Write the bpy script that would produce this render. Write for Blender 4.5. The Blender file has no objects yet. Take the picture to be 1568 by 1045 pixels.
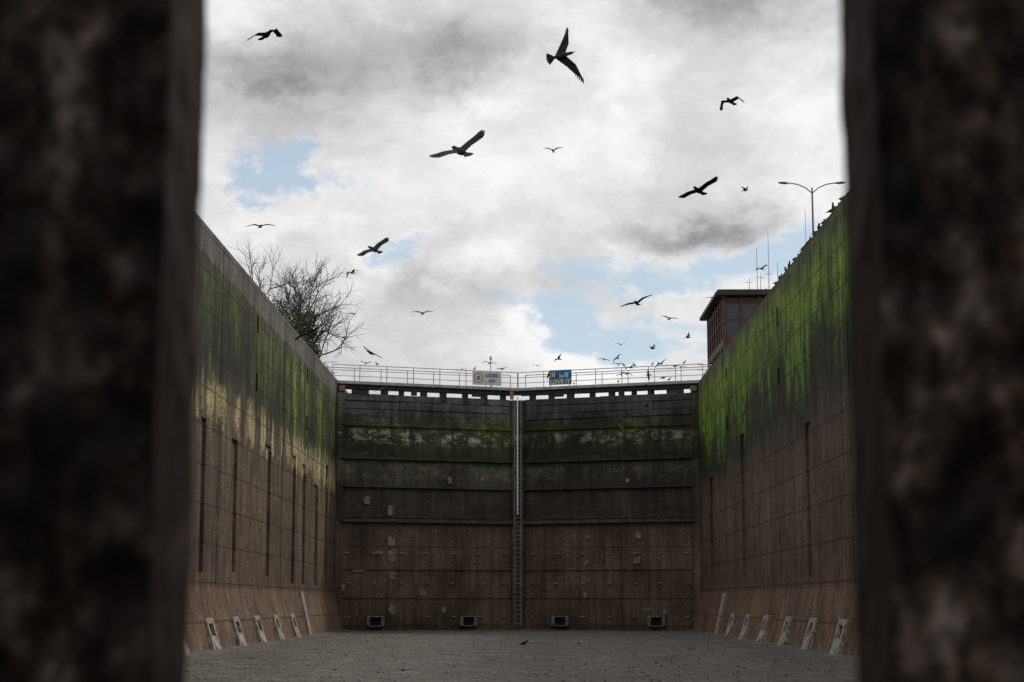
import bpy, bmesh, math, random
from mathutils import Vector, Matrix, noise
random.seed(7)
scene=bpy.context.scene
R=math.radians

# ------------------------------------------------------------ helpers
def link(o,parent=None):
    scene.collection.objects.link(o)
    if parent: o.parent=parent
    return o
def empty(name,loc=(0,0,0),rotz=0):
    e=bpy.data.objects.new(name,None); e.location=loc; e.rotation_euler=(0,0,rotz); e.empty_display_size=.3
    return link(e)
def bm_obj(name,bm,mat,parent=None,smooth=False):
    bmesh.ops.recalc_face_normals(bm,faces=bm.faces[:])
    me=bpy.data.meshes.new(name); bm.to_mesh(me); bm.free()
    for m in (mat if isinstance(mat,(list,tuple)) else [mat]): me.materials.append(m)
    if smooth:
        for p in me.polygons: p.use_smooth=True
    return link(bpy.data.objects.new(name,me),parent)
def box(bm,x0,x1,y0,y1,z0,z1,mi=0,shear=0.0):
    vs=[bm.verts.new((x+shear*(z-z0),y,z)) for z in (z0,z1) for y in (y0,y1) for x in (x0,x1)]
    for f in ((0,1,3,2),(4,6,7,5),(0,4,5,1),(2,3,7,6),(0,2,6,4),(1,5,7,3)):
        fc=bm.faces.new([vs[i] for i in f]); fc.material_index=mi
def tube(bm,p0,p1,r0,r1=None,n=8,caps=True,mi=0):
    p0=Vector(p0);p1=Vector(p1); r1=r0 if r1 is None else r1
    d=(p1-p0).normalized(); a=d.orthogonal().normalized(); b=d.cross(a)
    A=[];B=[]
    for i in range(n):
        t=2*math.pi*i/n; v=a*math.cos(t)+b*math.sin(t)
        A.append(bm.verts.new(p0+v*r0)); B.append(bm.verts.new(p1+v*r1))
    for i in range(n):
        f=bm.faces.new((A[i],A[(i+1)%n],B[(i+1)%n],B[i])); f.material_index=mi
    if caps:
        bm.faces.new(A[::-1]).material_index=mi; bm.faces.new(B).material_index=mi

class NT:
    def __init__(s,nt): s.nt=nt
    def n(s,t,**kw):
        nd=s.nt.nodes.new(t)
        for k,v in kw.items(): setattr(nd,k,v)
        return nd
    def put(s,sock,v):
        if isinstance(v,bpy.types.NodeSocket): s.nt.links.new(v,sock)
        else: sock.default_value=v
    def m(s,op,a,b=0.0,c=None,clamp=False):
        nd=s.n('ShaderNodeMath',operation=op); nd.use_clamp=clamp
        s.put(nd.inputs[0],a); s.put(nd.inputs[1],b)
        if c is not None: s.put(nd.inputs[2],c)
        return nd.outputs[0]
    def vm(s,op,a,b):
        nd=s.n('ShaderNodeVectorMath',operation=op); s.put(nd.inputs[0],a); s.put(nd.inputs[1],b); return nd.outputs[0]
    def noise(s,vec,scale,detail=4,rough=.55,col=False):
        nd=s.n('ShaderNodeTexNoise'); s.put(nd.inputs['Vector'],vec); nd.inputs['Scale'].default_value=scale
        nd.inputs['Detail'].default_value=detail; nd.inputs['Roughness'].default_value=rough; return nd.outputs[1 if col else 0]
    def sstep(s,v,a,b,lo=0.0,hi=1.0):
        nd=s.n('ShaderNodeMapRange',interpolation_type='SMOOTHSTEP'); s.put(nd.inputs[0],v)
        if a>b: a,b,lo,hi=b,a,hi,lo
        for i,x in enumerate((a,b,lo,hi)): nd.inputs[1+i].default_value=x
        return nd.outputs[0]
    def lin(s,v,a,b,lo=0.0,hi=1.0):
        nd=s.n('ShaderNodeMapRange'); s.put(nd.inputs[0],v)
        for i,x in enumerate((a,b,lo,hi)): nd.inputs[1+i].default_value=x
        return nd.outputs[0]
    def mix(s,f,a,b,bt='MIX'):
        nd=s.n('ShaderNodeMix',data_type='RGBA',blend_type=bt); s.put(nd.inputs[0],f)
        for i,v in ((6,a),(7,b)):
            s.put(nd.inputs[i], v if isinstance(v,bpy.types.NodeSocket) else (*v[:3],1))
        return nd.outputs[2]
    def mul(s,c,v):
        nd=s.n('ShaderNodeVectorMath',operation='SCALE'); s.put(nd.inputs[0],c); s.put(nd.inputs[3],v); return nd.outputs[0]
    def ramp(s,v,stops):
        nd=s.n('ShaderNodeValToRGB'); s.put(nd.inputs[0],v); cr=nd.color_ramp
        while len(cr.elements)<len(stops): cr.elements.new(.5)
        for e,(p,c) in zip(cr.elements,stops): e.position=p; e.color=(*c,1)
        return nd.outputs[0]
    def bump(s,h,strength,dist):
        nd=s.n('ShaderNodeBump'); s.put(nd.inputs['Height'],h); nd.inputs['Strength'].default_value=strength
        nd.inputs['Distance'].default_value=dist; return nd.outputs[0]
def newmat(name,rough=.8,spec=.25):
    m=bpy.data.materials.new(name); m.use_nodes=True; nt=m.node_tree
    b=nt.nodes['Principled BSDF']; b.inputs['Roughness'].default_value=rough
    b.inputs['Specular IOR Level'].default_value=spec
    return m,NT(nt),b
def simple(name,col,rough=.7,var=.25,scale=3.0,metal=0,spec=.25):
    m,t,b=newmat(name,rough,spec)
    p=t.n('ShaderNodeNewGeometry').outputs['Position']
    f=t.lin(t.noise(p,scale,2),.3,.7,1-var,1+var)
    t.put(b.inputs['Base Color'],t.mul(t.mix(0.0,col,col),f)); b.inputs['Metallic'].default_value=metal
    return m

# ------------------------------------------------------------ camera
cd=bpy.data.cameras.new('camera'); cam=bpy.data.objects.new('camera',cd); link(cam); scene.camera=cam
cam.location=(.5,0,1.9); cam.rotation_euler=(R(90+8.54),0,R(.43))
cd.sensor_width=36; cd.lens=61.2; cd.clip_start=.05; cd.clip_end=6000
cd.dof.use_dof=True; cd.dof.focus_distance=95; cd.dof.aperture_fstop=5.0

# ------------------------------------------------------------ sky + sun
w=bpy.data.worlds.new('World'); scene.world=w; w.use_nodes=True
wt=NT(w.node_tree); bg=w.node_tree.nodes['Background']
SUN_EL,SUN_AZ=R(42),R(48)
sk=wt.n('ShaderNodeTexSky',sky_type='NISHITA'); sk.sun_disc=False; sk.sun_elevation=SUN_EL; sk.sun_rotation=SUN_AZ
d=wt.n('ShaderNodeTexCoord').outputs['Generated']
sp=wt.n('ShaderNodeSeparateXYZ'); wt.put(sp.inputs[0],d)
az=wt.m('ARCTAN2',sp.outputs[0],sp.outputs[1]); el=wt.m('ARCSINE',sp.outputs[2])
dv0=wt.vm('MULTIPLY',d,(1,1,1.5))
wc=wt.noise(wt.vm('ADD',dv0,(3,1,2)),9,5,.66,col=True)
wv=wt.vm('SUBTRACT',wc,(.5,.5,.5))
ws=wt.n('ShaderNodeSeparateXYZ'); wt.put(ws.inputs[0],wv)
az=wt.m('ADD',az,wt.m('MULTIPLY',ws.outputs[0],.14))
el=wt.m('ADD',el,wt.m('MULTIPLY',ws.outputs[1],.10))
dv=wt.vm('ADD',dv0,wt.vm('MULTIPLY',wv,(.09,.09,.09)))
def blobs(lst):
    tot=None
    for a0,e0,sa,se,amp in lst:
        u=wt.m('DIVIDE',wt.m('SUBTRACT',az,a0),sa); v=wt.m('DIVIDE',wt.m('SUBTRACT',el,e0),se)
        q=wt.m('ADD',wt.m('MULTIPLY',u,u),wt.m('MULTIPLY',v,v))
        g=wt.m('MULTIPLY',wt.m('EXPONENT',wt.m('MULTIPLY',q,-1.0)),amp)
        tot=g if tot is None else wt.m('ADD',tot,g)
    return tot
shade=blobs([(-.055,.310,.050,.026,-.40),(.13,.345,.085,.020,-.26),(-.155,.290,.045,.016,-.24),(.115,.218,.05,.011,-.30),
  (-.06,.158,.055,.018,-.18),(-.14,.220,.05,.013,.22),(-.01,.185,.03,.018,.24),(.02,.142,.035,.012,.28),(.02,.240,.11,.030,.12),
  (.165,.270,.035,.04,.18),(.05,.295,.05,.022,.16),(-.18,.33,.02,.03,.2)])
blue=blobs([(-.135,.242,.052,.010,1.0),(.115,.190,.08,.015,1.0),(.055,.155,.06,.013,1.05),(-.085,.198,.022,.010,.85),(.165,.21,.03,.018,.8)])
n1=wt.noise(dv,7,5,.55); n2=wt.noise(wt.vm('ADD',dv,(5,5,5)),26,5,.62)
L=wt.m('ADD',wt.m('MULTIPLY',wt.m('SUBTRACT',n1,.5),.85),.68)
L=wt.m('ADD',L,wt.m('MULTIPLY',wt.m('SUBTRACT',n2,.5),.40))
L=wt.m('ADD',L,shade); L=wt.m('ADD',L,wt.m('MULTIPLY',blue,.2))
L=wt.m('MINIMUM',wt.m('MAXIMUM',L,.19),.90)
ccol=wt.ramp(L,[(.0,(.0,.0,.0)),(.19,(.195,.193,.198)),(.5,(.50,.50,.515)),(.87,(.89,.88,.875)),(1,(.97,.97,.97))])
bq=wt.m('ADD',blue,wt.m('MULTIPLY',wt.m('SUBTRACT',n1,.5),-1.5)); bq=wt.m('ADD',bq,wt.m('MULTIPLY',wt.m('SUBTRACT',n2,.5),-1.3))
bm_=wt.sstep(bq,.38,.98)
skyb=wt.mix(.62,sk.outputs[0],(5.0,6.3,7.4))
col=wt.mix(wt.m('MULTIPLY',bm_,.92),wt.mul(ccol,10.0),skyb)
wt.put(bg.inputs[0],col); bg.inputs[1].default_value=.105
sd=bpy.data.lights.new('sun','SUN'); sd.energy=1.3; sd.angle=R(12); sd.color=(1,.95,.88)
so=link(bpy.data.objects.new('sun',sd))
sdir=Vector((math.sin(SUN_AZ)*math.cos(SUN_EL),math.cos(SUN_AZ)*math.cos(SUN_EL),math.sin(SUN_EL)))
so.rotation_euler=sdir.to_track_quat('Z','Y').to_euler(); so.location=(30,30,60)
scene.view_settings.view_transform='Standard'; scene.view_settings.look='None'; scene.view_settings.exposure=0

# ------------------------------------------------------------ materials
def wall_mat(name,side):
    m,t,b=newmat(name,.82,.2)
    p=t.n('ShaderNodeNewGeometry').outputs['Position']; s=t.n('ShaderNodeSeparateXYZ'); t.put(s.inputs[0],p)
    y,z=s.outputs[1],s.outputs[2]
    big=t.noise(t.vm('MULTIPLY',p,(1,1,.7)),.17,2,.6)
    streak=t.noise(t.vm('MULTIPLY',p,(1,1,.13)),.62,4,.68)
    streak2=t.noise(t.vm('MULTIPLY',t.vm('ADD',p,(0,33,0)),(1,1,.05)),1.9,3,.6)
    mid=t.noise(p,1.2,4,.70); fine=t.noise(p,11,3,.75)
    ze=t.m('ADD',z,t.m('MULTIPLY',t.m('SUBTRACT',big,.5),4.5))
    ze=t.m('ADD',ze,t.m('MULTIPLY',t.m('SUBTRACT',streak,.5),4.0))
    ze=t.m('ADD',ze,t.m('MULTIPLY',t.m('SUBTRACT',mid,.5),2.8))
    zr=t.m('DIVIDE',ze,17.0)
    if side>0:
        stops=[(0,(.175,.115,.080)),(.13,(.17,.112,.078)),(.18,(.122,.084,.062)),(.42,(.128,.090,.067)),(.55,(.088,.064,.048)),(.61,(.022,.026,.014)),
               (.71,(.024,.042,.010)),(.78,(.09,.16,.018)),(.90,(.14,.22,.022)),(.97,(.06,.08,.03))]
    else:
        stops=[(0,(.175,.118,.083)),(.13,(.17,.115,.081)),(.18,(.110,.079,.059)),(.42,(.128,.094,.066)),(.56,(.12,.095,.062)),(.61,(.06,.056,.034)),
               (.67,(.024,.026,.015)),(.78,(.045,.055,.015)),(.88,(.065,.07,.026)),(.93,(.055,.055,.035)),(1,(.09,.082,.068))]
    c=t.ramp(zr,stops)
    gm=t.sstep(streak,.49,.62); gz=t.m('MULTIPLY',t.sstep(z,9.6,12.2),t.sstep(z,16.2,14.6))
    gm=t.m('MULTIPLY',gm,gz)
    gm=t.m('MULTIPLY',gm,t.sstep(big,.36,.58)); gm=t.m('MULTIPLY',gm,t.sstep(mid,.30,.50))
    c=t.mix(t.m('MULTIPLY',gm,.85),c,(.20,.26,.02) if side<0 else (.15,.26,.02))
    dm=t.m('MULTIPLY',t.sstep(streak2,.52,.64),t.sstep(z,8.5,11)); c=t.mix(t.m('MULTIPLY',dm,.6),c,(.02,.022,.015))
    bk=t.m('MULTIPLY',t.sstep(mid,.50,.38),t.sstep(z,9.5,11)); c=t.mix(t.m('MULTIPLY',bk,.45),c,(.035,.034,.025))
    if side<0:
        zc=t.m('ADD',z,t.m('MULTIPLY',t.m('SUBTRACT',mid,.5),4.0))
        pz=t.m('MULTIPLY',t.sstep(zc,8.9,9.7),t.sstep(zc,11.4,10.4))
        pm=t.m('MULTIPLY',pz,t.sstep(fine,.36,.56)); pm=t.m('MULTIPLY',pm,t.sstep(streak,.44,.55)); c=t.mix(t.m('MULTIPLY',pm,.95),c,(.56,.46,.25))
    cap=t.sstep(t.m('ADD',z,t.m('MULTIPLY',mid,.5)),15.75 if side<0 else 16.4,15.95 if side<0 else 16.6)
    c=t.mix(cap,c,(.13,.115,.10) if side<0 else (.08,.09,.035))
    fr=t.m('PINGPONG',t.m('ADD',z,.4),.77); ln=t.sstep(fr,.06,.014)
    ln=t.m('MULTIPLY',ln,t.sstep(mid,.32,.52))
    yb=t.m('PINGPONG',t.m('ADD',y,1.0),1.83); lv=t.m('MULTIPLY',t.sstep(yb,.06,.02),t.sstep(z,11.0,8.0))
    ln=t.m('MAXIMUM',ln,t.m('MULTIPLY',lv,.6))
    c=t.mul(c,t.m('SUBTRACT',1.0,t.m('MULTIPLY',ln,.62)))
    c=t.mul(c,t.lin(fine,.28,.72,.3,1.7)); c=t.mul(c,t.lin(streak2,.3,.7,1.35,.65))
    c=t.mul(c,t.lin(mid,.3,.7,.6,1.4)); c=t.mul(c,t.lin(big,.35,.65,.8,1.2))
    t.put(b.inputs['Base Color'],c)
    t.put(b.inputs['Normal'],t.bump(fine,.6,.06))
    return m
def gate_mat(name,dark):
    m,t,b=newmat(name,.8,.25)
    p=t.n('ShaderNodeNewGeometry').outputs['Position']; s=t.n('ShaderNodeSeparateXYZ'); t.put(s.inputs[0],p); z=s.outputs[2]
    big=t.noise(p,.35,2,.6); mid=t.noise(t.vm('MULTIPLY',p,(1,1,1.8)),1.4,5,.7); fine=t.noise(p,9,4,.75)
    st=t.noise(t.vm('MULTIPLY',p,(1,1,.08)),2.5,3,.6)
    ze=t.m('ADD',z,t.m('MULTIPLY',t.m('SUBTRACT',mid,.5),2.6))
    ze=t.m('ADD',ze,t.m('MULTIPLY',t.m('SUBTRACT',st,.5),1.2))
    ze=t.m('ADD',ze,t.m('MULTIPLY',t.m('SUBTRACT',big,.5),2.0))
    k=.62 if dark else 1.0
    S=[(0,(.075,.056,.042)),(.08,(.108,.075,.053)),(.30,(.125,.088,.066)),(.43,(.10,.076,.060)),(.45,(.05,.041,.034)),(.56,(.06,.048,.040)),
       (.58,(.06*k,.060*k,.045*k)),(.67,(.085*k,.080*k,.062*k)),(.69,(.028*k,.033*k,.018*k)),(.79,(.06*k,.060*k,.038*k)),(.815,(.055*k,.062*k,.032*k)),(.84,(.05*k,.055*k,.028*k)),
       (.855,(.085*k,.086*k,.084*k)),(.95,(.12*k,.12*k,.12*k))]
    c=t.ramp(t.m('DIVIDE',ze,17.0),S)
    ms=t.m('MULTIPLY',t.m('MULTIPLY',t.sstep(z,12.0,13.6),t.sstep(z,14.9,14.0)),t.m('MULTIPLY',t.sstep(big,.48,.60),t.sstep(mid,.42,.58)))
    c=t.mix(t.m('MULTIPLY',ms,.75),c,(.11*k,.145*k,.018*k))
    pz=t.m('MULTIPLY',t.sstep(z,12.4,13.0),t.sstep(z,13.7,13.4)); pw=t.m('MULTIPLY',pz,t.sstep(mid,.50,.57)); pw=t.m('MULTIPLY',pw,t.sstep(st,.36,.52))
    c=t.mix(t.m('MULTIPLY',pw,.3 if dark else .75),c,(.38,.38,.32))
    pz2=t.m('MULTIPLY',t.sstep(z,10.1,10.4),t.sstep(z,11.4,11.0)); c=t.mix(t.m('MULTIPLY',t.m('MULTIPLY',pz2,t.sstep(mid,.50,.64)),.4),c,(.24*k,.22*k,.15*k))
    c=t.mul(c,t.lin(fine,.28,.72,.3,1.7)); c=t.mul(c,t.lin(big,.35,.65,.7,1.3)); c=t.mul(c,t.lin(st,.3,.7,.65,1.35))
    t.put(b.inputs['Base Color'],c)
    t.put(b.inputs['Normal'],t.bump(fine,.6,.05))
    return m
WL=wall_mat('algae_concrete_left',-1); WR=wall_mat('algae_concrete_right',1)
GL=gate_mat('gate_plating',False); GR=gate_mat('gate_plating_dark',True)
pale=simple('pale_concrete',(.34,.31,.27),.85,.6,5)
darkm=simple('painted_void_shade',(.01,.01,.01),.9,.2,3)  # near-black colour stands in for the shade inside the sluices
galv=simple('galvanised_steel',(.45,.46,.48),.5,.2,5)
deckm=simple('deck_concrete',(.34,.34,.33),.8,.3,3)
strut=simple('painted_dark_steel',(.03,.032,.035),.6,.3,3)
bolt=simple('zinc_anode',(.30,.28,.25),.7,.6,2)
frm=simple('sluice_steel',(.17,.155,.135),.7,.6,6)
plate=simple('scaled_plate',(.22,.19,.165),.8,.6,5)

# ------------------------------------------------------------ lock walls (solid prisms, recesses cut out)
GATE_Y=117.0
def lock_wall(side,ztop,mat,recess,niches,grooves,ports,pil):
    s=side
    prof=[(12.2,ztop),(12.2,2.5),(11.62,0.0),(11.62,-1),(14.2,-1),(14.2,ztop-.02),(14.0,ztop)]
    bm=bmesh.new(); y0,y1=-60,300
    A=[bm.verts.new((s*x,y0,z)) for x,z in prof]; B=[bm.verts.new((s*x,y1,z)) for x,z in prof]; n=len(prof)
    for i in range(n): bm.faces.new((A[i],A[(i+1)%n],B[(i+1)%n],B[i]))
    bm.faces.new(A); bm.faces.new(B)
    o=bm_obj('lock_wall',bm,mat)
    cb=bmesh.new()
    def cut(xd,ya,yb,za,zb):
        x0,x1=(11.0,12.2+xd); a,b=sorted((s*x0,s*x1)); box(cb,a,b,ya,yb,za,zb)
    for y,wd in recess: cut(.14,y-wd/2,y+wd/2,2.9+random.uniform(0,.5),9.6+random.uniform(-.8,1.4))
    for y,z in niches: cut(.5,y-.28,y+.28,z-.42,z+.42)
    for y in grooves: cut(.08,y-.08,y+.08,2.6,ztop+1)
    for y in ports: cut(.6,y-.45,y+.45,.62,1.08)
    c=bm_obj('cut',cb,mat)
    md=o.modifiers.new('b','BOOLEAN'); md.operation='DIFFERENCE'; md.solver='EXACT'; md.object=c
    dg=bpy.context.evaluated_depsgraph_get(); me=bpy.data.meshes.new_from_object(o.evaluated_get(dg))
    o.modifiers.clear(); o.data=me; bpy.data.objects.remove(c)
    for y in ports:
        pb=bmesh.new()
        def piece(ya,yb,za,zb,pr,pr2=None):
            sl=.58/2.5; pr2=pr if pr2 is None else pr2
            pts=[]
            for z,q in ((za,pr2),(zb,pr)):
                xw=11.62+sl*z
                for yy in (ya,yb):
                    for x in (xw-q,xw+.1): pts.append(pb.verts.new((s*x,yy,z)))
            for f in ((0,1,3,2),(4,6,7,5),(0,4,5,1),(2,3,7,6),(0,2,6,4),(1,5,7,3)): pb.faces.new([pts[i] for i in f])
        piece(y-.75,y-.45,.0,1.3,.10,.2); piece(y+.45,y+.72,.0,1.3,.10,.2)
        piece(y-.45,y+.45,1.08,1.3,.095); piece(y-.45,y+.45,0,.62,.11,.3)
        bmesh.ops.bevel(pb,geom=pb.edges[:],offset=.015,segments=1,affect='EDGES')
        bm_obj('culvert_port_frame',pb,pale,o)
    pb=bmesh.new()
    for y in pil:
        sl=.58/2.5; pts=[]
        for z in (0,2.45):
            xw=11.62+sl*z
            for yy in (y-.5,y+.5):
                for x in (xw-.12,xw+.1): pts.append(pb.verts.new((s*x,yy,z)))
        for f in ((0,1,3,2),(4,6,7,5),(0,4,5,1),(2,3,7,6),(0,2,6,4),(1,5,7,3)): pb.faces.new([pts[i] for i in f])
    bm_obj('pilaster',pb,pale,o)
    return o
nich=lambda a:[(y,z) for y in a for z in (15.0,12.2)]
wl=lock_wall(-1,16.8,WL,[(68.5,1.1),(76,1.5),(86,1.9),(95.6,1.5),(100,1.7),(106,1.8),(111.5,1.3)],nich([61.5,81.7,100.7]),[58,72,91,103.5],[56.2,62.2,68.7,75,80.9,87,93.2],[99])
wr=lock_wall(1,16.6,WR,[(72,1.3),(93.6,1.7),(109.5,1.9)],nich([59.5,79.7,100.5]),[62.5,83,101.9],[56.8,63,69.5,76,83,89.8,96.3],[102.5])

# ------------------------------------------------------------ floor
fm,t,b=newmat('damp_silt',.7,.3)
p=t.n('ShaderNodeNewGeometry').outputs['Position']
a1=t.noise(t.vm('MULTIPLY',p,(.45,1,1)),1.1,5,.75); a2=t.noise(p,9,4,.8)
c=t.ramp(t.m('ADD',t.m('MULTIPLY',a1,.5),t.m('MULTIPLY',a2,.5)),[(.36,(.045,.036,.030)),(.47,(.105,.088,.075)),(.55,(.165,.145,.125)),(.66,(.36,.335,.305))])
t.put(b.inputs['Base Color'],c); t.put(b.inputs['Normal'],t.bump(a2,.8,.07))
bm=bmesh.new(); NX,NY=170,520
g=[]
for j in range(NY+1):
    yy=24+99*(j/NY)**1.25; row=[]
    for i in range(NX+1):
        xx=-11.9+23.8*i/NX
        h=.04*noise.fractal(Vector((xx*.3,yy*.9,0)),.8,2.1,3)+.022*noise.noise(Vector((xx*2.9,yy*2.9,3)))+random.uniform(-.008,.008)
        h+=.10*max(0,abs(xx)-10.8)
        row.append(bm.verts.new((xx,yy,h+.03)))
    g.append(row)
for j in range(NY):
    for i in range(NX): bm.faces.new((g[j][i],g[j][i+1],g[j+1][i+1],g[j+1][i]))
floor=bm_obj('lock_floor',bm,fm,smooth=True)
bm=bmesh.new(); box(bm,-12.5,12.5,-60,124,-.8,-.16)
bm_obj('subfloor',bm,fm,floor)
V=[];F=[]
for i in range(6000):
    x=random.uniform(-11.3,11.3); y=34+84*random.random()**1.4; r=random.uniform(.012,.032)*(2.0 if random.random()<.03 else 1)
    k=len(V); a=random.random()*6.28; ca,sa=math.cos(a),math.sin(a); q=random.uniform(.8,1.8)
    for (dx,dy,dz) in ((1,0,0),(0,1,0),(-1,0,0),(0,-1,0),(.2,.1,1),(0,0,-1)):
        dx*=r*q*random.uniform(.7,1.2); dy*=r*random.uniform(.7,1.2); V.append((x+dx*ca-dy*sa,y+dx*sa+dy*ca,.04+r*.2+dz*r*.7))
    F+= [(k,k+1,k+4),(k+1,k+2,k+4),(k+2,k+3,k+4),(k+3,k,k+4),(k+1,k,k+5),(k+2,k+1,k+5),(k+3,k+2,k+5),(k,k+3,k+5)]
me=bpy.data.meshes.new('gravel'); me.from_pydata(V,[],F); me.materials.append(simple('stone',(.17,.15,.13),.8,.9,1.9))
link(bpy.data.objects.new('gravel',me))

# ------------------------------------------------------------ upper ground, with the lock cut out
gm,t,b=newmat('quay_ground',.9,.2)
p=t.n('ShaderNodeNewGeometry').outputs['Position']
c=t.mix(t.sstep(t.noise(p,.05,3,.6),.45,.55),(.20,.19,.175),(.06,.09,.03)); c=t.mul(c,t.lin(t.noise(p,4,3,.6),.3,.7,.7,1.3)); t.put(b.inputs['Base Color'],c)
bm=bmesh.new()
def sheet(x0,x1,y0,y1,z):
    bm.faces.new([bm.verts.new(v) for v in ((x0,y0,z),(x1,y0,z),(x1,y1,z),(x0,y1,z))])
sheet(-3000,-14.19,-3000,3000,16.55); sheet(14.19,3000,-3000,3000,16.5)
sheet(-14.19,14.19,300,3000,16.5); sheet(-14.19,14.19,-3000,-60,16.5)
gr=bm_obj('ground',bm,gm)
bm=bmesh.new(); box(bm,-12.2,12.2,-61,-60,-1,16.49); box(bm,-12.2,12.2,300,301,-1,16.49); bm_obj('end_wall',bm,WR,gr)
wm,t,b=newmat('water',.06,.5); b.inputs['Base Color'].default_value=(.02,.03,.028,1)
p=t.n('ShaderNodeNewGeometry').outputs['Position']; t.put(b.inputs['Normal'],t.bump(t.noise(p,1.5,3),.3,.1))
bm=bmesh.new(); box(bm,-12.19,12.19,124.5,299.9,0,14.6); bm_obj('water',bm,wm)

# ------------------------------------------------------------ far mitre gate
DY=4.4; ANG=math.atan2(DY,12.2); LEN=math.hypot(12.2,DY)
gate=empty('lock_gate',(0,GATE_Y,0))
def leaf(org,ang,mat,name,mirror):
    lf=bpy.data.objects.new(name,None); link(lf,gate); lf.location=(org[0],org[1]-GATE_Y,0); lf.rotation_euler=(0,0,ang)
    U=(lambda u:LEN-u) if mirror else (lambda u:u)
    def bx(bm,u0,u1,*r,**k):
        a,b_=sorted((U(u0),U(u1))); box(bm,a,b_,*r,**k)
    bm=bmesh.new()
    bx(bm,0,LEN-.03,.35,1.2,0,15.6)
    bands=[(0,.32,.0),(.32,2.2,.05),(2.2,4.1,.07),(4.1,5.6,.06),(5.6,7.25,.08),(7.55,9.6,.16),(9.75,11.5,.10),(11.68,12.75,.04),(12.75,13.75,.09)]
    for z0,z1,o in bands:
        k=random.choice((1,2)) if z0>7 else 3
        for i in range(k):
            bx(bm,.5+ (LEN-1.0)*i/k+(.012 if i else 0),.5+(LEN-1.0)*(i+1)/k,o,.36,z0+.015,z1-.01)
    for z0,z1,o in [(7.25,7.5,-.22),(9.6,9.74,-.12),(11.5,11.67,-.14),(13.75,13.87,-.05),(2.18,2.24,-.02),(4.08,4.14,-.02)]:
        bx(bm,.3,LEN-.3,o,.34,z0,z1)
    zz=13.88
    for hgt in (.62,.45,.55,.48):
        u=.5; o=random.uniform(-.04,.10)
        while u<LEN-.55:
            l=random.uniform(2.4,4.6); u2=min(u+l,LEN-.5)
            if LEN-.5-u2<.8: u2=LEN-.5
            bx(bm,u,u2-.03,o+random.uniform(0,.08),.36,zz,zz+hgt-.04+random.uniform(-.02,.03)); u=u2
        zz+=hgt
    bx(bm,0,.48,-.05,.4,0,16.0); bx(bm,LEN-.48,LEN-.04,-.12,.4,0,15.9)
    for i in range(1,7): bx(bm,LEN*i/7-.05,LEN*i/7+.05,.03 if i%2 else .02,.34,.33,7.24)
    bmesh.ops.bevel(bm,geom=bm.edges[:],offset=.012,segments=1,affect='EDGES')
    bm_obj('plating',bm,mat,lf)
    bm=bmesh.new()
    for zr in (.95,3.2,5.2):
        n=7
        for i in range(n):
            u=.9+(LEN-1.9)*i/(n-1)+random.uniform(-.1,.1); bx(bm,u-.14,u+.14,-.04,.2,zr-.03,zr+.03)
    bm_obj('anodes',bm,bolt,lf)
    bm=bmesh.new()
    if not mirror: pl=[(2.15,8.7,.5,.6),(3.8,8.1,.45,.8),(3.9,6.0,.7,.7),(3.95,5.0,.6,1.0),(3.98,3.7,.5,.6),(4.0,1.45,.55,.65),(6.1,2.6,.45,.5),(7.6,1.4,.35,.5),(8.0,10.2,.35,.5),(2.9,5.2,.9,.25),(.55,2.9,.4,.5),(1.6,4.0,.9,.15)]
    else: pl=[(8.1,2.4,.3,.35),(7.9,6.3,.35,.3),(4.3,6.4,.5,.5),(4.4,4.7,.5,.5),(2.5,1.3,.3,.4),(8.0,4.6,.3,.4),(3.8,1.4,.5,.4),(5,10.1,.3,.3)]
    for u,z,w_,h_ in pl:
        n=10; vs=[]
        for k in range(n):
            a=2*math.pi*k/n; q=random.uniform(.75,1.1); vs.append((U(u)+w_*.6*q*max(-.8,min(.8,math.cos(a))),z+h_*.6*q*max(-.8,min(.8,math.sin(a)))))
        Fv=[bm.verts.new((a,-.012,c_)) for a,c_ in vs]; Bk=[bm.verts.new((a,.2,c_)) for a,c_ in vs]
        bm.faces.new(Fv); bm.faces.new(Bk)
        for k in range(n): bm.faces.new((Fv[k],Fv[(k+1)%n],Bk[(k+1)%n],Bk[k]))
    bm_obj('patch_plates',bm,plate,lf)
    for u in (LEN*.215,LEN*.72) if not mirror else (LEN*.235,LEN*.76):
        bm=bmesh.new()
        for (a,b_,c_,d_) in ((-.62,-.38,.32,1.0),(.38,.62,.32,1.0),(-.38,.38,.90,.98),(-.38,.38,.28,.36)):
            bx(bm,u+a,u+b_,-.25,.2,c_,d_)
        bmesh.ops.bevel(bm,geom=bm.edges[:],offset=.03,segments=1,affect='EDGES')
        bm_obj('sluice_frame',bm,frm,lf)
        bm=bmesh.new(); bx(bm,u-.39,u+.39,-.05,.2,.3,.95); bm_obj('sluice_shade_panel',bm,darkm,lf)  # solid panel, opening's shade painted as black; no hole is cut
    bm=bmesh.new()
    for i,u in enumerate([.35,1.35,3.4,4.6,6.2,7.6,9.2,10.6,12.0]):
        q=random.uniform(.11,.2); bx(bm,u-q,u+q,.1,.7,15.6,16.5)
    bx(bm,.0,LEN,.0,.12,16.27,16.56); bx(bm,0,LEN,.75,.85,16.30,16.56)
    bx(bm,1.0,2.2,-.02,.09,15.96,16.2); bx(bm,5.2,5.6,-.02,.09,15.95,16.26); bx(bm,9.6,10.3,-.02,.09,16.05,16.26)
    bm_obj('deck_struts',bm,strut,lf)
    bm=bmesh.new(); bx(bm,-.6,LEN-.02,-.25,1.35,16.565,16.76); bm_obj('walkway',bm,deckm,lf)
    bm=bmesh.new()
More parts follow.
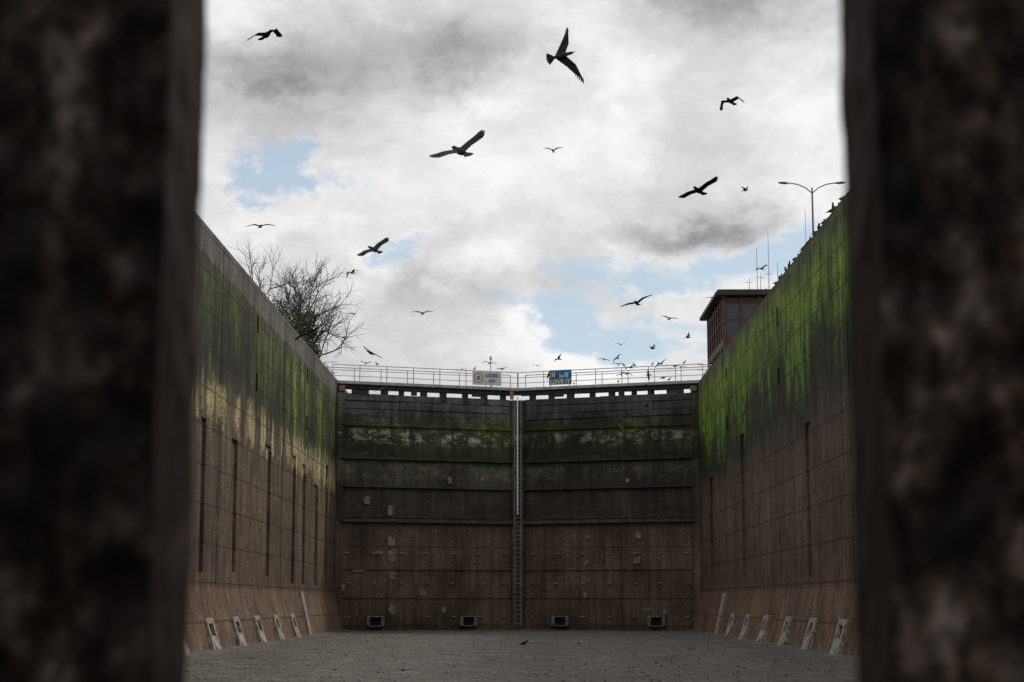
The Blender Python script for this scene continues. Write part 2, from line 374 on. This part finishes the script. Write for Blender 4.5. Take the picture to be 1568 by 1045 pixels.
    for v in (-.2,1.3):
        for i in range(8):
            u=U(-.4+i*(LEN+.3)/7); tube(bm,(u,v,16.7),(u,v,17.85),.032,n=6)
        for z in ((17.10,17.48,17.85) if v<0 else (17.3,17.85)): tube(bm,(U(-.4),v,z),(U(LEN-.1),v,z),.024 if z<17.8 else .03,n=6)
    bm_obj('handrail',bm,galv,lf)
    return lf
L1=leaf((-12.2,GATE_Y),ANG,GL,'leaf_north',False)
L2=leaf((0,GATE_Y+DY),-ANG,GR,'leaf_south',True)
ladm=simple('ladder_steel',(.22,.21,.20),.6,.5,2)
bm=bmesh.new(); yl=DY-.4
for x in (-.22,.22): box(bm,x-.03,x+.03,yl-.03,yl+.03,.3,15.9)
z=.5
while z<15.8: tube(bm,(-.22,yl,z),(.22,yl,z),.022,n=5); z+=.3
bm_obj('ladder',bm,ladm,gate)
whitem=simple('white_paint',(.9,.9,.9),.5,.1,3)
bm=bmesh.new(); tube(bm,(-.02,yl-.1,7.9),(-.02,yl-.1,16.1),.045,n=8); bm_obj('drain_pipe',bm,whitem,gate)
ochre=simple('ochre_paint',(.26,.18,.08),.7,.4,4)
bm=bmesh.new(); box(bm,-.55,-.3,DY-.6,DY-.2,15.95,16.5); box(bm,-12.1,-11.7,-.1,.3,16.05,16.45); box(bm,11.7,12.1,-.1,.3,16.05,16.4)
bm_obj('mitre_bracket',bm,ochre,gate)
bm=bmesh.new(); tube(bm,(-1.9,3.9,16.7),(-1.9,3.9,18.9),.04,.03,n=6); box(bm,-1.98,-1.82,3.82,3.98,18.7,18.95); bm_obj('navigation_light_post',bm,galv,gate)
for s_,zt in ((-1,16.8),(1,16.6)):
    fe=empty('guard_rail',(s_*13.0,GATE_Y,zt))
    bm=bmesh.new()
    for i in range(5): tube(bm,(0,-1+i*1.5,0),(0,-1+i*1.5,1.1),.03,n=6)
    for z in (.4,.75,1.1): tube(bm,(0,-1,z),(0,5,z),.025,n=6); tube(bm,(0,-1,z),(-s_*.9,-1,z),.025,n=6)
    bm_obj('rails',bm,galv,fe)

def banner(x,wd,z0,z1,mat,yoff):
    s_=1 if x<0 else -1
    y=GATE_Y+DY-abs(x)*DY/12.2-.30
    e=empty('banner_sign',(x,y-.05,(z0+z1)/2),s_*ANG)
    bm=bmesh.new(); box(bm,-wd/2,wd/2,-.012,.012,-(z1-z0)/2,(z1-z0)/2); bm_obj('panel',bm,mat,e)
    return e,wd,z1-z0
blue_v=simple('blue_vinyl',(.02,.16,.42),.5,.4,5); navy=simple('navy_ink',(.02,.03,.06),.5,.1,3); grn=simple('yellow_ink',(.75,.62,.08),.5,.2,3); redk=simple('red_ink',(.35,.16,.14),.5,.1,3)
vin=simple('white_vinyl',(.58,.58,.58),.5,.1,3)
def disc(bm,cx,cz,r0,r1,y,n=24):
    o=[];i_=[]
    for k in range(n):
        a=2*math.pi*k/n; o.append(bm.verts.new((cx+r1*math.cos(a),y,cz+r1*math.sin(a)))); i_.append(bm.verts.new((cx+r0*math.cos(a),y,cz+r0*math.sin(a))))
    for k in range(n): bm.faces.new((o[k],o[(k+1)%n],i_[(k+1)%n],i_[k]))
def text(e,s,size,x,z,mat):
    c=bpy.data.curves.new('lettering','FONT'); c.body=s; c.size=size; c.align_x='CENTER'; c.extrude=.002; c.offset=.012; c.materials.append(mat)
    o=link(bpy.data.objects.new('lettering',c),e); o.location=(x,-.018,z); o.rotation_euler=(R(90),0,0)
e,wd,h=banner(-2.15,2.1,16.85,17.85,vin,0)
bm=bmesh.new(); disc(bm,-.62,0,.30,.36,-.018); disc(bm,-.62,0,.02,.15,-.017); bm_obj('emblem',bm,redk,e)
text(e,'LOCKS',.30,.35,.08,navy); text(e,'1917',.26,.35,-.30,navy)
e,wd,h=banner(2.95,1.65,16.85,17.88,blue_v,0)
text(e,'LOVE IT',.42,0,-.46,grn)
bm=bmesh.new()
for i in range(11):
    cx=-.72+i*.14+random.uniform(-.02,.02); hz=random.uniform(.12,.42); z0=random.uniform(-.02,.08); box(bm,cx-.045,cx+.045,-.018,-.0125,z0,hz,mi=random.choice((0,1,1,2)))
bm_obj('artwork',bm,[grn,navy,vin],e)

# ------------------------------------------------------------ near gate (camera looks through its gap)
nm,t,b=newmat('barnacled_post',.75,.25)
gg=t.n('ShaderNodeNewGeometry'); p=gg.outputs['Position']
q=t.vm('MULTIPLY',p,(1,1,.7))
k1=t.noise(q,19,4,.62); k3=t.noise(t.vm('MULTIPLY',p,(1,1,.10)),12,2,.5); k2=t.noise(q,60,2,.6)
c=t.ramp(k1,[(.36,(.004,.004,.003)),(.46,(.020,.013,.010)),(.56,(.060,.040,.029)),(.68,(.20,.165,.145))])
c=t.mul(c,t.lin(k3,.35,.65,.3,1.35)); c=t.mul(c,t.lin(k2,.3,.7,.3,1.7))
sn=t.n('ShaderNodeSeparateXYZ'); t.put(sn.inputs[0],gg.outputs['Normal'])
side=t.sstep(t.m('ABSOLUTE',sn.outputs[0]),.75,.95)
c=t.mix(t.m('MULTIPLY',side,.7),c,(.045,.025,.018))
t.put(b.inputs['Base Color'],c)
ng=empty('lock_gate',(0,1.5,0))
def post(xc,sgn,name):
    bm=bmesh.new(); st=.006
    path=[]
    W=.36;T=.165
    n1_=int(W/st); n2_=int(T/st)
    for i in range(n1_): path.append((xc+sgn*(W-i*st),0,0,-1))
    for i in range(n2_): path.append((xc,i*st,-sgn,0))
    for i in range(0,n1_+1,6): path.append((xc+sgn*i*st,T,0,1))
    rows=[];z=1.5
    while z<2.9:
        row=[]
        for (x,y,nx,ny) in path:
            v=Vector((x,y,z*.7)); h=.014*noise.noise(v*26+Vector((sgn*5,0,0)))+.005*noise.noise(v*60)+.010*noise.noise(v*9)
            if nx!=0: h*=.3
            row.append(bm.verts.new((x+nx*h,y+ny*h,z)))
        rows.append(row); z+=.008
    for a,b_ in zip(rows,rows[1:]):
        for i in range(len(path)-1): bm.faces.new((a[i],a[i+1],b_[i+1],b_[i]))
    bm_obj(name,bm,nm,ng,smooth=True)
    bm=bmesh.new()
    a,b_=sorted((xc+sgn*.02,xc+sgn*.38))
    box(bm,a,b_,.012,.15,-.1,1.53); box(bm,a,b_,.012,.15,2.86,16)
    a,b_=sorted((xc+sgn*.34,sgn*12.2)); box(bm,a,b_,.015,.155,-.1,16)
    bm_obj('leaf_body',bm,nm,ng)
post(.182,-1,'mitre_post_a'); post(.812,1,'mitre_post_b')

# ------------------------------------------------------------ control tower
ct=empty('control_tower',(14.3,120,16.5))
rust=simple('oxide_red_steel',(.10,.045,.036),.6,.3,3); roofm=simple('roof_metal',(.05,.038,.036),.6,.25,2)
gm2,t,b=newmat('window_glass',.06,.6); b.inputs['Base Color'].default_value=(.02,.03,.03,1)
H=6.7;WX=5.2;LY=10.5
bm=bmesh.new(); box(bm,.15,WX-.15,.15,LY-.15,0,H-.15); bm_obj('window_glazing',bm,gm2,ct)
bm=bmesh.new()
for i in range(8):
    y=i*LY/7; y0=min(max(y-.12,0),LY-.24); box(bm,0,.26,y0,y0+.24,0,H-.12)
for i in range(5):
    x=i*WX/4; x0=min(max(x-.1,.002),WX-.22); box(bm,x0,x0+.2,.002,.24,0,H-.12)
for z in (1.3,4.9,6.1):
    box(bm,.06,.2,.05,LY-.05,z,z+(.12 if z<6 else .4)); box(bm,.1,WX-.05,.06,.2,z,z+(.12 if z<6 else .4))
bm_obj('steel_frame',bm,rust,ct)
bm=bmesh.new(); box(bm,.03,.17,.04,LY-.04,3.1,3.6); box(bm,.05,WX-.04,.03,.17,3.2,3.75); box(bm,.05,WX-.04,.04,.17,0,1.2); bm_obj('spandrel_panel',bm,rust,ct)
bm=bmesh.new(); box(bm,-.5,WX+.5,-.5,LY+.5,H-.1,H+.12); box(bm,-.35,WX+.35,-.35,LY+.35,H+.12,H+.3); bm_obj('roof',bm,roofm,ct)
bm=bmesh.new()
for x,y,h in ((2.6,1,3.2),(3.0,2.2,1.6),(3.5,1.5,4.4),(3.7,3,2.0),(2.3,3,1.4),(4.2,2,2.4)):
    tube(bm,(x,y,H+.2),(x,y,H+.3+h),.03,.018,n=6)
    if h<2.2: tube(bm,(x-.25,y,H+h),(x+.25,y,H+h),.02,n=5)
bm_obj('antennas',bm,galv,ct)

# ------------------------------------------------------------ street lamp
sl=empty('street_lamp',(15.7,90,16.5))
lampm=simple('lamp_pole_paint',(.16,.17,.18),.5,.15,4)
bm=bmesh.new(); tube(bm,(0,0,0),(0,0,7.1),.075,.045,n=10); tube(bm,(0,0,0),(0,0,.25),.16,n=10)
for s_ in (-1,1):
    pts=[(0,0,6.8),(s_*.35,0,7.1),(s_*.75,0,7.28),(s_*1.25,0,7.36)]
    for a,b_ in zip(pts,pts[1:]): tube(bm,a,b_,.03,n=6)
tube(bm,(-.35,.3,3.5),(-.35,.3,6.0),.012,n=5)
bm_obj('pole',bm,lampm,sl)
bm=bmesh.new()
for s_ in (-1,1):
    M=Matrix.Translation((s_*1.5,0,7.36))@Matrix.Rotation(-s_*R(4),4,'Y')@Matrix.Diagonal((.30,.13,.065,1))
    bmesh.ops.create_uvsphere(bm,u_segments=12,v_segments=8,radius=1,matrix=M)
bm_obj('lamp_heads',bm,lampm,sl,smooth=True)

# ------------------------------------------------------------ trees
barkm=simple('bark',(.07,.06,.05),.9,.3,4)
def bare_tree(name,loc,height,spread,seed,depth=6):
    rnd=random.Random(seed); bm=bmesh.new()
    def br(p,d,l,r,k):
        n=3; q=p
        for i in range(n):
            d=(d+Vector((rnd.uniform(-1,1),rnd.uniform(-1,1),rnd.uniform(-.6,1)))*.14).normalized()
            e_=q+d*l/n; tube(bm,q,e_,r*(1-.25*i/n),r*(1-.25*(i+1)/n),n=6 if k>4 else (4 if k>2 else 3),caps=False)
            if k<depth and k>0 and i<n-1 and rnd.random()<.75:
                s=d.orthogonal().normalized(); s.rotate(Matrix.Rotation(rnd.random()*6.28,3,d)); br(e_,(d*.6+s*.8+Vector((0,0,.2))).normalized(),l*.6,r*.5,k-2 if k>1 else 0)
            q=e_
        if k>0:
            for j in range(3 if k>1 else 2):
                s=d.orthogonal().normalized(); s.rotate(Matrix.Rotation(rnd.random()*6.28,3,d))
                br(q,(d+s*rnd.uniform(.45,.9)*spread).normalized(),l*rnd.uniform(.68,.85),r*.62,k-1)
    br(Vector((0,0,0)),Vector((0,0,1)),height*.24,height*.014,depth)
    o=bm_obj(name,bm,barkm); o.location=loc; return o
bare_tree('bare_tree',(-18.6,140,16.5),17.3,1.05,5)
bare_tree('bare_tree',(-16.6,133,16.5),11.5,1.1,9,5)
bare_tree('bare_tree',(-20.4,142,16.5),17.5,1.0,12,6)
def shrub(name,loc,rad,h,n,col):
    bm=bmesh.new(); rnd=random.Random(n)
    for i in range(9):
        a=rnd.random()*6.28; tube(bm,(0,0,0),(rad*.6*math.cos(a),rad*.6*math.sin(a),h*.8),.05,.015,n=4,mi=1)
    cl=[(Vector((rnd.uniform(-1,1)*rad*.75,rnd.uniform(-1,1)*rad*.75,rnd.uniform(.15,.9)*h)),rnd.uniform(.25,.5)*rad) for _ in range(22)]
    for i in range(n):
        c,r=rnd.choice(cl); v=Vector((rnd.gauss(0,1),rnd.gauss(0,1),rnd.gauss(0,1))).normalized()*r*rnd.uniform(.5,1.1)
        c2=c+v
        if c2.z<0: continue
        a=Vector((rnd.gauss(0,1),rnd.gauss(0,1),rnd.gauss(0,1))).normalized(); b_=a.orthogonal().normalized(); s=rnd.uniform(.05,.11)
        bm.faces.new([bm.verts.new(c2+a*s),bm.verts.new(c2+b_*s*.6),bm.verts.new(c2-a*s),bm.verts.new(c2-b_*s*.6)])
    o=bm_obj(name,bm,[simple('foliage_'+name,col,.7,.6,2.5),barkm]); o.location=loc; return o
shrub('evergreen_shrub',(-16.9,130,16.5),1.7,8.0,6200,(.04,.05,.02))
shrub('evergreen_shrub',(-14.9,123,16.5),1.1,4.0,3600,(.045,.045,.022))

# ------------------------------------------------------------ birds
blackf=simple('black_feathers',(.012,.012,.014),.6,.3,20)
greyf=simple('grey_feathers',(.16,.155,.15),.75,.4,20); brownf=simple('mottled_feathers',(.055,.048,.042),.75,.4,18)
beakm=simple('beak',(.12,.09,.03),.5,.2,9)
def bird(kind,x_cm,z_cm,Y,f,r,span,inner=(0,0),outer=(0,0),sweep=(10,-25),wl_=(1,1),tail=.06):
    f=Vector(f).normalized(); r=Vector(r); r=(r-f*r.dot(f)).normalized(); u=r.cross(f)
    if u.z<-.15: r=-r; u=-u; inner=inner[::-1]; outer=outer[::-1]; wl_=wl_[::-1]
    bm=bmesh.new(); crow=kind=='crow'
    prof=[(.275,.001,0),(.245,.007,.0),(.215,.013,.004),(.20,.026,.006),(.175,.032,.006),(.145,.030,.004),(.11,.036,0),(.06,.052,-.004),(0,.056,-.006),(-.06,.047,-.003),(-.11,.032,0),(-.16,.016,.002),(-.20,.006,.003)]
    if not crow: prof=[(y*.95,rr*.85,z) for y,rr,z in prof]
    rings=[]
    for y,rr,z in prof: rings.append([bm.verts.new((rr*math.cos(2*math.pi*k/10),y,z+rr*.92*math.sin(2*math.pi*k/10))) for k in range(10)])
    for i,(a,b_) in enumerate(zip(rings,rings[1:])):
        for k in range(10):
            fc=bm.faces.new((a[k],a[(k+1)%10],b_[(k+1)%10],b_[k])); fc.material_index=1 if i<2 else 0
    bm.faces.new(rings[0]).material_index=1; bm.faces.new(rings[-1])
    def feather(p,d,up,l,w_):
        d=d.normalized(); s=d.cross(up).normalized()
        q=[p-s*w_*.4,p+s*w_*.4,p+d*l*.6+s*w_*.5,p+d*l*.92+s*w_*.35,p+d*l,p+d*l*.92-s*w_*.3,p+d*l*.6-s*w_*.5]
        th=up*.0035
        T=[bm.verts.new(x+th) for x in q]; B=[bm.verts.new(x-th) for x in q]
        bm.faces.new(T); bm.faces.new(B[::-1])
        for i in range(len(q)): bm.faces.new((T[i],B[i],B[(i+1)%len(q)],T[(i+1)%len(q)]))
    U=Vector((0,0,1))
    for i in range(7):
        a=(i-3)/3*tail*5
        feather(Vector(((i-3)*.005,-.13,.003+.001*(i%2))),Vector((math.sin(a),-math.cos(a),0)),U,.15-abs(i-3)*.006 if crow else .13,.036)
    for si in (0,1):
        s=-1 if si==0 else 1
        a1,a2=R(inner[si]),R(outer[si]); w1,w2=R(sweep[0]),R(sweep[1]); K=wl_[si]
        d1=Vector((s*math.cos(a1)*math.cos(w1),math.sin(w1),math.sin(a1)*math.cos(w1)))
        d2=Vector((s*math.cos(a2)*math.cos(w2),math.sin(w2),math.sin(a2)*math.cos(w2)))
        sh=Vector((s*.03,.085,.015)); wr_=sh+d1*.19*K
        hand=.14 if crow else .24
        secs=[]
        for i in range(7):
            tt=i/6; secs.append((sh+d1*.19*K*tt,(.175-.02*tt+(.008 if i%2 else 0)) ,d1))
        for i in range(1,7):
            tt=i/6; ch=(.155-.05*tt) if crow else (.15*(1-tt)**.75+.008)
            secs.append((wr_+d2*hand*K*tt,ch,(d1*(1-tt)+d2*tt).normalized() if tt<.5 else d2))
        prev=None
        for (P_,ch,dd) in secs:
            back=Vector((0,-1,0)); up=(dd.cross(Vector((0,1,0)))*(-1 if s<0 else 1)).normalized()
            if up.z<0 and abs(up.z)>.01: up=-up
            pts=[P_,P_+back*ch*.12+up*.009,P_+back*ch*.45+up*.010,P_+back*ch,P_+back*ch*.45-up*.002,P_+back*ch*.12-up*.008]
            cur=[bm.verts.new(x) for x in pts]
            if prev:
                for k in range(6): bm.faces.new((prev[k],prev[(k+1)%6],cur[(k+1)%6],cur[k]))
            else: bm.faces.new(cur)
            prev=cur
        bm.faces.new(prev[::-1])
        up=Vector((-s*math.sin(a2),0,math.cos(a2)))
        if crow:
            tip=wr_+d2*hand*K
            for i in range(6):
                an=R(6-i*11); dd=(d2*math.cos(an)+Vector((0,1,0))*math.sin(an))
                feather(tip-d2*.03+Vector((0,-.010-.016*i,.0)),dd,up,(.150-.013*abs(i-1.3))*K,.027)
            for i in range(5):
                feather(wr_+d2*hand*K*(.85-.24*i)+Vector((0,-.10,0)),Vector((s*(.45-.09*i),-1,0)),up,.07,.04)
        else:
            for i in range(8):
                tt=1-.11*i; feather(wr_+d2*hand*K*(tt-.05)+Vector((0,-.01*i*.6,0)),d2*(.9-.1*i)+Vector((0,-.25-.12*i,0)),up,(.09-.004*i)*K,.026)
    mats={'crow':[blackf,blackf],'gull':[greyf,beakm],'juv':[brownf,blackf]}[kind]
    o=bm_obj('crow' if kind=='crow' else 'gull',bm,mats)
    M=Matrix((r,f,u)).transposed().to_4x4()
    o.matrix_world=Matrix.Translation((x_cm/100,Y,z_cm/100))@M@Matrix.Diagonal((span,span,span,1))
BIRDS=[   # kind, x cm, z cm, y m, heading, wing axis, span ...
('crow',-493,1370,35.2,(.55,-.75,.12),(.9,.35,.2),1.1,(-5,25),(-25,-30),(5,-35)),
('juv',124,1291,34.2,(.95,-.2,.2),(-.15,.4,-1),1.22,(10,5),(0,0),(34,12),(.85,1.1),.13),
('crow',-53,907,27.2,(-.5,.70,.42),(.85,.4,.45),1.15,(8,16),(4,22),(8,-8),(1,1),.08),
('crow',622,1564,46.8,(-.5,-.8,.1),(.9,-.4,.1),1.1,(10,10),(-65,-55),(5,-20)),
('crow',458,1143,39.8,(-.5,-.8,.1),(.9,-.3,.12),1.2,(-4,20),(-4,24),(5,-20)),
('gull',218,2828,100,(-.1,-1,.1),(1,0,0),1.25,(30,30),(8,8),(10,-25)),
('crow',-331,1073,43.2,(-.65,.6,.42),(.85,.35,.42),1.1,(6,12),(0,12),(8,-12)),
('gull',-1037,1719,70,(.3,-1,.0),(1,.2,.07),1.3,(12,12),(-12,-8),(10,-25)),
('gull',-759,1715,80,(-.6,-.8,0),(.8,-.5,.2),1.0,(20,20),(-50,-30),(10,-25)),
('gull',-546,1855,100,(.1,-1,.1),(1,0,.05),1.3,(20,20),(0,0),(10,-25)),
('juv',441,1225,60,(-.3,-1,.1),(1,-.1,.1),1.25,(-4,25),(-6,14),(10,-22)),
('juv',933,1904,105,(.2,-1,.1),(1,.1,-.15),1.2,(15,15),(2,2),(10,-25)),
('juv',1090,1863,110,(1,-.3,0),(.3,.9,.3),1.0,(30,40),(20,30),(10,-25)),
('gull',692,1891,115,(.2,-1,0),(1,.1,.2),.9,(35,20),(20,10),(10,-25)),
('juv',879,1821,112,(.9,-.5,0),(.5,.8,.2),1.0,(30,40),(20,30),(10,-25)),
('gull',-538,1135,66,(-.6,.5,.3),(.9,.2,-.42),1.3,(5,5),(5,-5),(5,-30)),
('crow',-736,1147,62,(-.3,-1,.05),(1,-.1,.3),1.1,(0,5),(-15,8),(5,-10)),
('juv',-956,1637,95,(-.2,-1,.1),(1,-.1,-.1),.9,(25,20),(-30,-30),(10,-25)),
('gull',-942,1852,100,(.4,-1,.1),(1,.4,.3),.9,(25,40),(10,30),(10,-25)),
('crow',-1353,1801,90,(1,-.5,0),(.5,.9,.5),.8,(20,40),(-5,20),(10,-25)),
('juv',1281,2465,95,(.8,-.6,0),(.6,.8,0),.95,(30,50),(10,40),(10,-25)),
('crow',1363,2020,95,(-.7,-.7,0),(.7,-.6,.1),.95,(20,20),(-10,20),(10,-25)),
('juv',131,1792,118,(-.2,-1,0),(1,0,-.1),.8,(20,20),(-40,-40),(10,-25)),
('juv',1136,1946,100,(-.2,-1,0),(1,0,0),.8,(0,5),(0,0),(10,-25)),
('juv',941,588,75,(-.2,-1,0),(1,0,.2),1.0,(10,10),(0,0),(10,-25)),
('gull',1114,632,80,(.5,-1,0),(1,.3,-.1),1.0,(0,10),(0,5),(10,-25)),
('juv',-383,1748,117,(-.2,-1,0),(1,0,.3),.9,(30,20),(-20,-30),(10,-25)),
('crow',733,1697,112,(-.6,-.8,0),(.8,-.4,.1),1.0,(10,20),(-20,10),(10,-25)),
('juv',932,1722,112,(-.5,-.8,0),(.8,-.4,.4),1.1,(10,10),(-20,10),(10,-25)),
('juv',-885,1553,112,(.6,-.8,0),(.8,.4,.3),1.1,(10,20),(-10,10),(10,-25)),
('gull',-216,1472,112,(-.6,.3,.6),(.5,.6,-.8),1.0,(5,5),(5,5),(5,-20)),
('juv',709,1365,110,(.6,-.8,0),(.8,.4,-.5),.9,(10,20),(-10,10),(10,-25)),
('juv',-630,1395,110,(.2,-.9,0),(1,.1,.1),.9,(20,20),(0,0),(10,-25)),
('crow',824,1557,110,(.2,-.9,0),(1,.1,.1),.9,(20,20),(0,0),(10,-25)),
]
rb=random.Random(4)
for i in range(17):
    a=rb.uniform(0,6.28); xx=rb.choice((rb.uniform(500,1130),rb.uniform(600,1100),rb.uniform(-1050,400)))
    BIRDS.append((rb.choice(('crow','juv','juv')),xx,rb.uniform(1590,1770) if rb.random()<.8 else rb.uniform(1250,1550),rb.uniform(106,114),(math.cos(a),-abs(math.sin(a))-.2,rb.uniform(-.1,.2)),(1,.2,rb.uniform(-.3,.3)),rb.uniform(.75,1.0),
      (rb.uniform(0,35),rb.uniform(0,35)),(rb.uniform(-30,20),rb.uniform(-30,20)),(10,-20)))
for b_ in BIRDS: bird(*b_)

def perched(bm,x,y,z,yaw,s,lean=35):
    M=Matrix.Translation((x,y,z))@Matrix.Rotation(yaw,4,'Z')@Matrix.Diagonal((s,s,s,1))
    tilt=Matrix.Rotation(R(lean),4,'X')
    prof=[(.26,.001,.045),(.225,.012,.045),(.20,.03,.045),(.17,.038,.04),(.13,.034,.02),(.09,.05,.0),(.02,.068,-.01),(-.06,.06,-.008),(-.13,.035,.004),(-.20,.022,.01),(-.27,.012,.01)]
    rings=[]
    for yy,rr,zz in prof:
        ring=[]
        for k in range(8):
            a=2*math.pi*k/8; v=Vector((rr*math.cos(a),yy,zz+rr*math.sin(a)*(1 if yy>-.15 else .5))); v=tilt@v; v.z+=.17; ring.append(bm.verts.new(M@v))
        rings.append(ring)
    for a,b_ in zip(rings,rings[1:]):
        for k in range(8): bm.faces.new((a[k],a[(k+1)%8],b_[(k+1)%8],b_[k]))
    bm.faces.new(rings[0]); bm.faces.new(rings[-1])
    for lx in (-.025,.025):
        tube(bm,M@Vector((lx,0,.14)),M@Vector((lx,.01,.0)),.006*s,n=4); tube(bm,M@Vector((lx,.01,.004)),M@Vector((lx,.06,.004)),.005*s,n=4)
bm=bmesh.new(); y=62.2
while y<84:
    perched(bm,12.32+random.uniform(-.05,.2),y,16.6,random.uniform(0,6.28),random.uniform(.85,1.15),random.uniform(15,50)); y+=random.choice((.35,.5,.7,1.2))
for y in (88,90,97,104,108,109): perched(bm,12.35,y,16.6,random.uniform(0,6.28),.85)
for y in (75,): perched(bm,-12.4,y,16.8,1.6,.7)
bm_obj('perched_crow_flock',bm,brownf,smooth=True)
bm=bmesh.new()
for x in (3.9,6.9,7.3,8.0,9.2,9.6,10.3,11.3,-3,-9.6):
    yy=GATE_Y+DY-abs(x)*DY/12.2-.25; perched(bm,x,yy,16.77 if random.random()<.5 else 17.87,random.uniform(0,6.28),.8)
bm_obj('perched_crow_flock',bm,brownf,smooth=True)
bm=bmesh.new(); perched(bm,.45,74,.05,R(-80),1.0,20); bm_obj('crow',bm,blackf,smooth=True)
